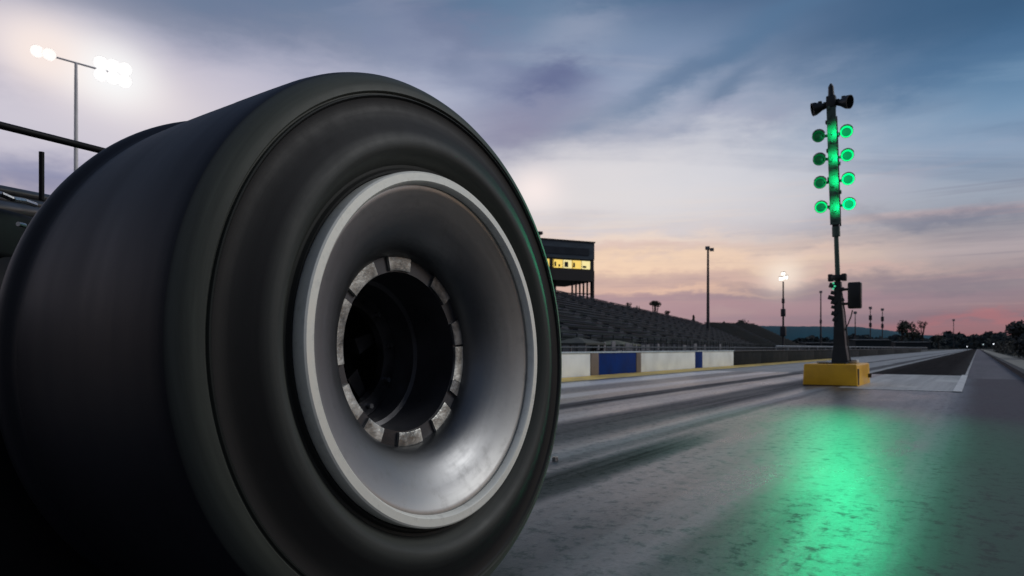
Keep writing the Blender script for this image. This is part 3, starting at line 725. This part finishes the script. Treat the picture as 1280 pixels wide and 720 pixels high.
mb = MB(); mb.box((bx+.15, by+.10, BZ+.03), (.10, .2, .05), None, .01); mb.box((bx-.2, by-.22, BZ+.02), (.12, .14, .035), None, .01); mb.build('sand_bag', mat('pale_cover', (.6, .6, .56), .7, 0, .2, 12), st)
def ax(z_): return bx-.118*(z_-BZ)/3.65
def cp(z_, dx=0, dy=0): return Vector((ax(z_)+dx, by+dy, z_))
z1, z2, z3, z4, z5 = zt(432), zt(388), zt(341), zt(286), zt(118)
mb = MB()
def prismcol(mb, za, zb, wa, wb, da, db):
    a_, b_ = cp(za), cp(zb)
    v = [a_+Vector((sx*wa/2, sy*da/2, 0)) for sx, sy in ((-1, -1), (1, -1), (1, 1), (-1, 1))]+[b_+Vector((sx*wb/2, sy*db/2, 0)) for sx, sy in ((-1, -1), (1, -1), (1, 1), (-1, 1))]
    mb.add(v, [[0, 3, 2, 1], [4, 5, 6, 7], [0, 1, 5, 4], [1, 2, 6, 5], [2, 3, 7, 6], [3, 0, 4, 7]])
prismcol(mb, BZ+.016, z1, .21, .15, .2, .15); prismcol(mb, z1, z2, .15, .105, .15, .105)
col = mb.build('column', M_tree, st)
mb = MB(); mb.tube(cp(z2), cp(z4), .034, .03, 16); mb.tube(cp(z4-.1), cp(z4+.03), .052, .052, 16); mb.build('mast', M_panel, st)
# winch and clamp cluster
mb = MB()
mb.lathe([(-.035, .01), (-.035, .10), (-.02, .105), (.02, .105), (.035, .10), (.035, .01)], Matrix.Translation(cp(zt(347))) @ Matrix.Rotation(PI/2, 4, 'Y'), 24)
mb.box(cp(zt(347), -.085, -.03), (.06, .09, .10), None, .01); mb.box(cp(zt(347), .085, -.03), (.06, .09, .10), None, .01)
cl = mb.build('winch_drum', M_tree, st)
mb = MB(); prismcol(mb, zt(388), zt(352), .10, .085, .12, .10)
for (py, dx, s) in ((357, -.06, .07), (366, -.055, .05), (372, -.085, .06), (378, -.05, .06), (384, -.06, .045), (392, -.05, .06), (400, -.045, .05), (362, .05, .05), (375, .05, .04)):
    mb.box(cp(zt(py), dx, -.03), (s*1.3, .07, s), Matrix.Rotation(.3 if dx < 0 else -.2, 3, 'Y'), .008)
mb.build('winch_bracket', M_tree, st)
M_led = mat('small_green_indicator', (.02, .4, .2), .4, 0, .1, 10, emit=(.1, 1, .5), estr=.55)
mb = MB()
for (py, dx) in ((354, -.045), (358, -.03), (361, -.05)): mb.box(cp(zt(py), dx, -.075), (.022, .008, .024))
mb.build('indicator_lamp', M_led, st)
# control box
cb = MB().box(cp(zt(370), .205, 0), (.165, .13, .36), None, .02).build('control_box', M_tree, st)
mb = MB(); mb.tube(cp(zt(362), .02, 0), cp(zt(362), .13, 0), .018, .018, 10); mb.tube(cp(zt(380), .02, 0), cp(zt(380), .13, 0), .018, .018, 10); mb.build('box_arm', M_tree, st)
MB().box(cp(zt(370), .205, -.069), (.13, .008, .31), None, .003).build('box_door', M_tree, cb)
MB().path([cp(zt(388), .17), cp(zt(395), .15, .01), cp(zt(405), .11), cp(zt(414), .06)], .008, 8).build('cable', M_tree, st)
MB().path([cp(BZ+1.0, .05, -.05), cp(BZ+.7, .085, -.08), cp(BZ+.3, .11, -.1), cp(BZ+.03, .14, -.12)], .009, 8).build('cable', M_tree, st)
# lamp panel
mb = MB(); prismcol(mb, z4, z5, .085, .085, .06, .06); spine = mb.build('lamp_spine', M_tree, st)
pan = MB()
za = z4+.06; zb2 = z5-.12
a_, b_ = cp(za, 0, -.045), cp(zb2, 0, -.045)
pan.add([a_+Vector((sx*.062, sy*.015, 0)) for sx, sy in ((-1, -1), (1, -1), (1, 1), (-1, 1))]+[b_+Vector((sx*.058, sy*.015, 0)) for sx, sy in ((-1, -1), (1, -1), (1, 1), (-1, 1))],
        [[0, 3, 2, 1], [4, 5, 6, 7], [0, 1, 5, 4], [1, 2, 6, 5], [2, 3, 7, 6], [3, 0, 4, 7]])
for i in range(14):
    z_ = za+(zb2-za)*(i+.5)/14; pan.box(cp(z_, random.uniform(-.03, .03), -.067), (random.uniform(.02, .05), .014, random.uniform(.03, .07)), None, .004)
pan.build('lamp_panel', M_panel, st)
mb = MB(); mb.tube(cp(z5), cp(zt(106)), .042, .036, 14); mb.tube(cp(zt(106)), cp(zt(102)), .036, .012, 14); mb.box(cp(zt(126), 0, -.02), (.12, .10, .16), None, .01); mb.build('top_cap', M_tree, st)
mb = MB()
for i in range(7):
    z_ = zt(150+i*18); mb.box(cp(z_, .07*(1 if i % 2 else -1), 0), (.03, .05, .05), None, .006)
mb.tube(cp(zt(145), .062, -.02), cp(zt(283), .062, -.02), .010, .010, 8); mb.build('side_conduit', M_tree, st)
# top horn lamps
for s in (-1, 1):
    z_ = zt(130 if s < 0 else 129); c_ = cp(z_, s*.14, -.02)
    M4 = Matrix.Translation(c_) @ Matrix.Rotation(-.35 if s > 0 else PI+.35, 4, 'Z') @ Matrix.Rotation(.22, 4, 'Y')
    hd = MB().lathe([(-.09, .005), (-.09, .035), (-.02, .05), (.06, .088), (.11, .092), (.11, .086), (.05, .08), (.0, .05), (-.01, .002)], M4, 24).build('stage_lamp', M_tree, st)
    MB().tube(cp(z_+.05, 0, -.01), cp(z_+.045, s*.10, -.02), .018, .018, 10).build('lamp_arm', M_tree, hd)
    MB().box(c_+Vector((s*.01, .03, .08)), (.05, .05, .03), None, .008).build('lamp_bracket', M_tree, hd)
# four pairs of big lamps
rows = [167, 196.5, 226, 257]
for k_, py in enumerate(rows):
    for s in (-1, 1):
        z_ = zt(py); c_ = cp(z_, s*.178, -.03); lvl = (0, 1, 2, 3)[k_] if s < 0 else (4, 5, 6, 7)[k_]
        yaw = -PI/2 + (.22 if s < 0 else .16)
        M4 = Matrix.Translation(c_) @ Matrix.Rotation(yaw, 4, 'Z') @ Matrix.Rotation(.10, 4, 'Y')
        can = MB().lathe([(-.09, .003), (-.09, .035), (-.06, .066), (.02, .082), (.035, .084), (.035, .079), (.0, .075)], M4, 32).build('lamp', M_tree, st)
        can['label'] = 'dark rimmed lamp on the left side' if s < 0 else 'bright green rimmed lamp on the right side'
        MB().lathe([(.004, .0005), (.003, .03), (-.001, .060)], M4, 32).build('lens', M_gl[lvl], can)
        MB().lathe([(.000, .0605), (.018, .066), (.024, .079), (.008, .0785)], M4, 32, closed_prof=True).build('glow_ring', M_gr[lvl], can)
        # visor over the upper half (angles measured from local Y towards Z)
        MB().lathe([(.036, .0845), (.036, .0875), (.095, .0875), (.095, .0845)], M4, 20, PI*.12, PI*.88, closed_prof=True).build('visor', M_tree, can)
        MB().tube(cp(z_, s*.03, .0), cp(z_, s*.13, -.01), .02, .02, 10).build('lamp_arm', M_tree, can)
# the light the lamps throw (one source per lit row)
for k_, (py, s, en) in enumerate(((167, 1, 26), (196.5, 1, 26), (226, 1, 30), (257, 1, 40), (257, -1, 26), (226, -1, 16))):
    ld = bpy.data.lights.new('green_lamp_light', 'SPOT'); ld.energy = en*1.5; ld.color = (0.0, 1.0, 0.38); ld.shadow_soft_size = .085
    ld.spot_size = math.radians(36); ld.spot_blend = 1.0
    lo = bpy.data.objects.new('green_lamp_light', ld); COL.objects.link(lo); p = cp(zt(py), s*.178, -.14); lo.location = p
    tgt = G(1062, 600); lo.rotation_euler = (p-tgt).to_track_quat('Z', 'Y').to_euler()
# lamps also wash their own panel
for py in (165, 195, 225, 258):
    ld = bpy.data.lights.new('green_panel_light', 'SPOT'); ld.energy = 3.6; ld.spot_size = math.radians(110); ld.spot_blend = .6; ld.color = (0.0, 1.0, 0.32); ld.shadow_soft_size = .03
    lo = bpy.data.objects.new('green_panel_light', ld); COL.objects.link(lo); lo.location = cp(zt(py), .03, -.19); lo.rotation_euler = (PI/2, 0, 0)

# ------------------------------------------------------------------ the drag car
R = .299
hub = Vector((-.1164*CS-1.1357*SN, -.1164*SN+1.1357*CS, EYE-.0012))
M_tread = mat('slick_tread_rubber', (0.0055, 0.0065, 0.011), 0.55, 0, 0.12, 3, 0.03, 160, spec=.26, stretch=(5, 1, 1), rvar=.04)
def ring_material(name, stops, rough, metal, axis_noise=60, r0=0.0, r1=.48, bump=.08, spec=.5, rvar=.08):
    m = bpy.data.materials.new(name); m.use_nodes = True; T = NT(m.node_tree); N = m.node_tree.nodes; L = m.node_tree.links
    b = N['Principled BSDF']; tc = N.new('ShaderNodeTexCoord'); x, y, z = T.sep(tc.outputs['Object'])
    rad = T.m('SQRT', T.add(T.mul(y, y), T.mul(z, z))); ang = T.m('ARCTAN2', z, y)
    c = T.ramp(T.mul(rad, 1/r1), stops)
    nz = T.noise(T.comb(T.mul(rad, 1.0), T.mul(T.m('COSINE', ang), .02), T.add(T.mul(x, .6), T.mul(T.m('SINE', ang), .02))), axis_noise, 5, .6)
    gr = T.noise(tc.outputs['Object'], 38, 6, .65)
    fine = T.noise(tc.outputs['Object'], 400, 3, .6)
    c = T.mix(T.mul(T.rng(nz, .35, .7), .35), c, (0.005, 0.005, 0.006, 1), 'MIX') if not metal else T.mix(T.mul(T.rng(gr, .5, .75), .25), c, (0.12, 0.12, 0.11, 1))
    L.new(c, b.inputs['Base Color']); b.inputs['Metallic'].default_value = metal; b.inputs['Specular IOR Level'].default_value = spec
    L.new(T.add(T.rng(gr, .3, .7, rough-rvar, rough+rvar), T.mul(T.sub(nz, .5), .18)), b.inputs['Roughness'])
    bp = N.new('ShaderNodeBump'); bp.inputs['Strength'].default_value = bump; bp.inputs['Distance'].default_value = .004
    L.new(T.add(nz, T.mul(fine, .35)), bp.inputs['Height']); L.new(bp.outputs[0], b.inputs['Normal'])
    return m
q = lambda k: k*R/.48
M_side = ring_material('sidewall_rubber', [(q(1.0), (.008, .008, .008, 1)), (q(1.09), (.060, .066, .058, 1)), (q(1.14), (.050, .055, .050, 1)), (q(1.22), (.010, .010, .010, 1)), (q(1.40), (.006, .006, .006, 1)),  # lit ridge and shoulder, shaded hollow: light put into the rubber colour
                                           (q(1.425), (.075, .082, .068, 1)), (q(1.50), (.080, .088, .072, 1)), (q(1.540), (.060, .066, .056, 1)), (q(1.550), (.01, .01, .012, 1))], .55, 0, 60, bump=.06, spec=.30, rvar=.03)
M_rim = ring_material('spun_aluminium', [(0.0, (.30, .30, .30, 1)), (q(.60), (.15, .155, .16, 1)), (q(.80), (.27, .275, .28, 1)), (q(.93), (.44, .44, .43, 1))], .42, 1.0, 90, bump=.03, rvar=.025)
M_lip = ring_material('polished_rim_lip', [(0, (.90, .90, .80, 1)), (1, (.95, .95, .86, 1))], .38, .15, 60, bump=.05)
M_clamp = mat('scratched_aluminium_pad', (0.60, 0.60, 0.56), 0.42, 0.6, 0.6, 30, 0.22, 90, col2=(.16, .16, .15))
M_barrel = mat('black_anodised_barrel', (0.060, 0.061, 0.068), 0.36, .3, 0.3, 12, .05)
M_hub = mat('dark_machined_steel', (0.12, 0.12, 0.13), 0.38, .8, 0.5, 14, .15)
M_hubd = mat('oily_black_hub', (0.02, 0.02, 0.024), 0.5, .4, 0.4, 14, .1)
M_bolt = mat('bright_bolt_steel', (0.5, 0.5, 0.5), 0.25, 1.0, .2, 30)
M_carblk = mat('satin_black_chassis', (0.005, 0.005, 0.007), 0.6, 0.0, .3, 9, .04, spec=.2)
M_tubed = mat('dark_chromoly_tube', (0.030, 0.030, 0.034), 0.38, 0.4, .35, 12)

car = thing('drag_racer', (hub.x-.9, hub.y, 0), 'black drag racer seen by its huge rear slick tyre and deep-dish rim', 'race car')
O = Vector((car.location))
def spin(parent, M, tyre_seg=192, detail=True):
    """wheel built about its own hub (local +X faces outboard); M places it on the car"""
    def build(mb, name, m, par):
        n_v = [v.copy() for v in mb.v]; me = bpy.data.meshes.new(name); me.from_pydata(n_v, [], mb.f)
        me.polygons.foreach_set('use_smooth', mb.sm)
        bm = bmesh.new(); bm.from_mesh(me); bmesh.ops.recalc_face_normals(bm, faces=bm.faces[:]); bm.to_mesh(me); bm.free()
        me.set_sharp_from_angle(angle=math.radians(32)); me.materials.append(m)
        o = bpy.data.objects.new(name, me); COL.objects.link(o); o.parent = par; return o
    pf = lambda l: [(-s_*R, k_*R) for s_, k_ in l]
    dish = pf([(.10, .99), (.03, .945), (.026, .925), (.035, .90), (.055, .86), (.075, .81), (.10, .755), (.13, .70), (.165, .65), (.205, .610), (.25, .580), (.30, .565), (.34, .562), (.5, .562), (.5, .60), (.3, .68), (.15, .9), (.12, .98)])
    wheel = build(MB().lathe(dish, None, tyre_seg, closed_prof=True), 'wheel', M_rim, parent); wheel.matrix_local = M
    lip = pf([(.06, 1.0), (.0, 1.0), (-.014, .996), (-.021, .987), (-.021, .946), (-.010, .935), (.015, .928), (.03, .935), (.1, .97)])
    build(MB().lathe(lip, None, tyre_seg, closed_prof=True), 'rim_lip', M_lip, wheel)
    side = pf([(.137, 1.548), (.131, 1.544), (.115, 1.534), (.092, 1.516), (.066, 1.488), (.050, 1.458), (.043, 1.432), (.050, 1.426), (.058, 1.423), (.058, 1.417), (.043, 1.413), (.040, 1.407), (.052, 1.397),
               (.062, 1.36), (.052, 1.32), (.030, 1.27), (.004, 1.22), (-.014, 1.18), (-.020, 1.145), (-.012, 1.115), (.012, 1.09), (.045, 1.062), (.064, 1.045), (.066, 1.03), (.050, 1.018), (.052, 1.006), (.09, .995), (.22, .97)])
    build(MB().lathe(side, None, tyre_seg), 'sidewall', M_side, wheel)
    tread = pf([(.160, 1.530), (.139, 1.540), (.1365, 1.5478), (.150, 1.552), (.165, 1.556), (.22, 1.562), (.40, 1.568), (.60, 1.573), (.62, 1.5725), (.9, 1.579), (1.15, 1.583), (1.17, 1.5825), (1.34, 1.583), (1.40, 1.578), (1.43, 1.577), (1.455, 1.590), (1.475, 1.605), (1.50, 1.620), (1.54, 1.626),
                (1.60, 1.618), (1.66, 1.59), (1.72, 1.52), (1.74, 1.35), (1.70, 1.15), (1.6, 1.0)])
    build(MB().lathe(tread, None, tyre_seg), 'tread', M_tread, wheel)
    bar = pf([(.5, .562), (.5, .50), (.36, .50), (.36, .475), (.62, .468), (.63, .44), (.95, .435), (.96, .47), (1.25, .47), (1.26, .40), (1.45, .40), (1.46, .30), (1.5, .0005)])
    build(MB().lathe(bar, None, 96), 'barrel', M_barrel, wheel)
    if detail:
        # clamp ring with alternating scratched pads
        build(MB().lathe(pf([(.315, .566), (.315, .475), (.36, .475), (.36, .566)]), None, 128, closed_prof=True), 'clamp_ring', M_barrel, wheel)
        ang = [(92, 20, 1), (128, 26, 1), (168, 40, 1), (212, 22, 1), (238, 16, 1), (272, 22, 1), (307, 20, 1), (333, 10, 0), (350, 26, 1), (13, 17, 0), (48, 20, 0)]
        M_clamp2 = mat('dark_worn_pad', (0.20, 0.20, 0.20), 0.45, .6, .5, 30, .2, 90)
        for (c_, w_, br) in ang:
            a0, a1 = math.radians(c_-w_/2), math.radians(c_+w_/2)
            # lathe angle: 0 along local +Y (forward = right in view), PI/2 up
            build(MB().lathe(pf([(.296, .560), (.296, .490), (.300, .482), (.314, .482), (.314, .566), (.300, .566)]), None, 14, a0, a1, closed_prof=True), 'clamp_pad', M_clamp if br else M_clamp2, wheel)
        # inner ring, hub, spokes, bolts
        build(MB().lathe(pf([(.80, .434), (.80, .33), (.86, .33), (.86, .434)]), None, 96, closed_prof=True), 'inner_ring', M_hub, wheel)
        build(MB().lathe(pf([(.92, .0005), (.92, .05), (.95, .08), (1.02, .09), (1.04, .15), (1.10, .18), (1.3, .18)]), None, 64), 'hub', M_hubd, wheel)
        for i in range(5):
            a_ = 2*PI*i/5+.35; d_ = Vector((0, math.cos(a_), math.sin(a_))); e_ = Vector((0, -math.sin(a_), math.cos(a_))); xx = Vector((-.95*R, 0, 0))
            v = [xx+d_*.16*R-e_*.055*R, xx+d_*.16*R+e_*.055*R, xx+d_*.40*R+e_*.03*R, xx+d_*.40*R-e_*.03*R]; v += [p+Vector((.09*R, 0, 0))*(1 if j < 2 else .6) for j, p in enumerate(v)]
            build(MB().add(v, [[0, 1, 2, 3], [4, 5, 6, 7], [0, 1, 5, 4], [1, 2, 6, 5], [2, 3, 7, 6], [3, 0, 4, 7]]), 'spoke', M_hub, wheel)
        for i in range(10):
            a_ = 2*PI*i/10+.15; p_ = Vector((-.80*R, math.cos(a_)*.38*R, math.sin(a_)*.38*R))
            build(MB().tube(p_, p_+Vector((.035*R, 0, 0)), .020*R, .018*R, 6), 'bolt', M_bolt, wheel)
        pth = [Vector((-.75*R, math.cos(t)*.30*R, math.sin(t)*.30*R)) for t in [math.radians(x) for x in range(228, 262, 4)]]
        build(MB().path(pth, .008*R, 8), 'brake_line', M_bolt, wheel)
        vp = Vector((-.09*R, math.cos(math.radians(-38))*.80*R, math.sin(math.radians(-38))*.80*R))
    return wheel
Mw = Matrix.Translation(hub-O) @ Matrix.Rotation(math.radians(1.5), 4, 'Z') @ Matrix.Rotation(math.radians(-2.77), 4, 'Y')
spin(car, Mw)
far_hub = hub+Vector((-2.35, .0, 0))
Mf = Matrix.Translation(far_hub-O) @ Matrix.Rotation(PI, 4, 'Z')
spin(car, Mf, 96, False)
# chassis, engine end and struts
X0 = hub.x
MB().tube((X0-.55, hub.y, hub.z), (X0-1.8, hub.y, hub.z), .055, .055, 20).build('axle', M_hub, car)
mb = MB().box((X0-1.18, hub.y, hub.z), (.34, .42, .40), None, .05); mb.lathe([(-.1, .12), (0, .16), (.1, .12)], Matrix.Translation((X0-1.18, hub.y-.22, hub.z)) @ Matrix.Rotation(PI/2, 4, 'Z'), 24); mb.build('rear_axle_housing', M_carblk, car)
def bar(a, b, r, name='chassis_tube', m=None): return MB().tube(a, b, r, r, 14).build(name, m or M_tubed, car)
# upper wing strut crossing the sky
wa, wb = P(-130, 124, 1.45), P(150, 194, 1.95)
bar(wa, wb, .0095, 'wing_strut', M_carblk)
bar(P(-60, 226, 1.5), P(75, 251, 1.95), .012)
bar(P(-60, 238, 1.5), P(75, 262, 1.95), .016)
bar(P(-60, 252, 1.45), P(60, 268, 1.9), .020)
bar(P(52, 190, 1.72), P(52, 250, 1.72), .0062, 'aerial_post', M_carblk)
mb = MB(); xa, xb_ = X0-2.15, X0-.575
sec = [(xa, .10), (xa, .50), (xa+.12, .62), (xb_-.10, .62), (xb_, .54), (xb_, .10), (xb_-.06, .05), (xa+.06, .05)]
n_ = len(sec); ys_ = [hub.y-.62, hub.y-.58, hub.y+.95, hub.y+1.0]
vv_ = []
for j_, y_ in enumerate(ys_):
    k_ = .94 if j_ in (0, 3) else 1.0; cx_, cz_ = (xa+xb_)/2, .33
    vv_ += [(cx_+(x_-cx_)*k_, y_, cz_+(z_-cz_)*k_) for x_, z_ in sec]
mb.add(vv_, [[j*n_+i, j*n_+(i+1) % n_, (j+1)*n_+(i+1) % n_, (j+1)*n_+i] for j in range(3) for i in range(n_)]+[list(range(n_)), list(range(3*n_, 4*n_))[::-1]])
mb.build('body_shell', mat('black_body_composite', (.006, .006, .008), .6, 0, .3, 6, spec=.25), car)
# silver hose between the tubes
MB().path([P(-20, 239, 1.42), P(2, 243, 1.44), P(16, 249, 1.46), P(30, 251, 1.5), P(44, 256, 1.55)], .006, 8).build('braided_hose', M_bolt, car)
# black battery/weight box inboard of the tyre
c_ = P(-42, 298, 1.55); r_ = Matrix.Rotation(TH, 3, 'Z')
MB().box(c_, (.275, .24, .118), r_, .018).build('weight_box', M_carblk, car)
c2 = P(31, 282, 1.46); MB().tube(c2, c2+W(0, -.02, 0), .005, .005, 10).build('clevis_pin', M_bolt, car)
c_ = P(-60, 345, 1.6); MB().box(c_, (.30, .3, .05), r_, .02).build('mounting_bracket', M_carblk, car)
MB().lathe([(-.3, .02), (-.3, .10), (-.2, .16), (.12, .16), (.17, .10), (.17, .01)], Matrix.Translation(P(-35, 405, 1.55)) @ Matrix.Rotation(TH, 4, 'Z'), 40).build('air_tank', M_carblk, car)
# body and frame rails running forward (left of the view, behind the tyre)
for zz_ in (.22, .62):
    for xx_ in (X0-.95, X0-1.4): bar((xx_, hub.y-.75, zz_), (xx_, hub.y+1.2, zz_*.9+.03), .019)
for yy_ in (hub.y-.7, hub.y-.25, hub.y+.3, hub.y+.8):
    for xx_ in (X0-.95, X0-1.4): bar((xx_, yy_, .22), (xx_, yy_, .60), .014)
    bar((X0-.95, yy_, .62), (X0-1.4, yy_, .62), .014)

# ------------------------------------------------------------------ small silver nut on the ground by the tyre
p = G(694, 579); p.z = .0105
nut = MB()
pts = [(math.cos(i*PI/3)*.016, math.sin(i*PI/3)*.016) for i in range(6)]
v = [(p.x+a_, p.y+b_, .0115) for a_, b_ in pts]+[(p.x+a_*.9, p.y+b_*.9, .028) for a_, b_ in pts]+[(p.x+a_*.5, p.y+b_*.5, .028) for a_, b_ in pts]+[(p.x+a_*.5, p.y+b_*.5, .0115) for a_, b_ in pts]
nut.add(v, [[i, (i+1) % 6, 6+(i+1) % 6, 6+i] for i in range(6)]+[[6+i, 6+(i+1) % 6, 12+(i+1) % 6, 12+i] for i in range(6)]+[[12+i, 12+(i+1) % 6, 18+(i+1) % 6, 18+i] for i in range(6)]+[[18+i, 18+(i+1) % 6, (i+1) % 6, i] for i in range(6)])
tag(nut.build('wheel_nut', M_bolt, origin=(p.x, p.y, .0115)), 'small silver nut lying on the track beside the tyre', 'nut')

for o in bpy.data.objects:
    if '_org' in o: del o['_org']
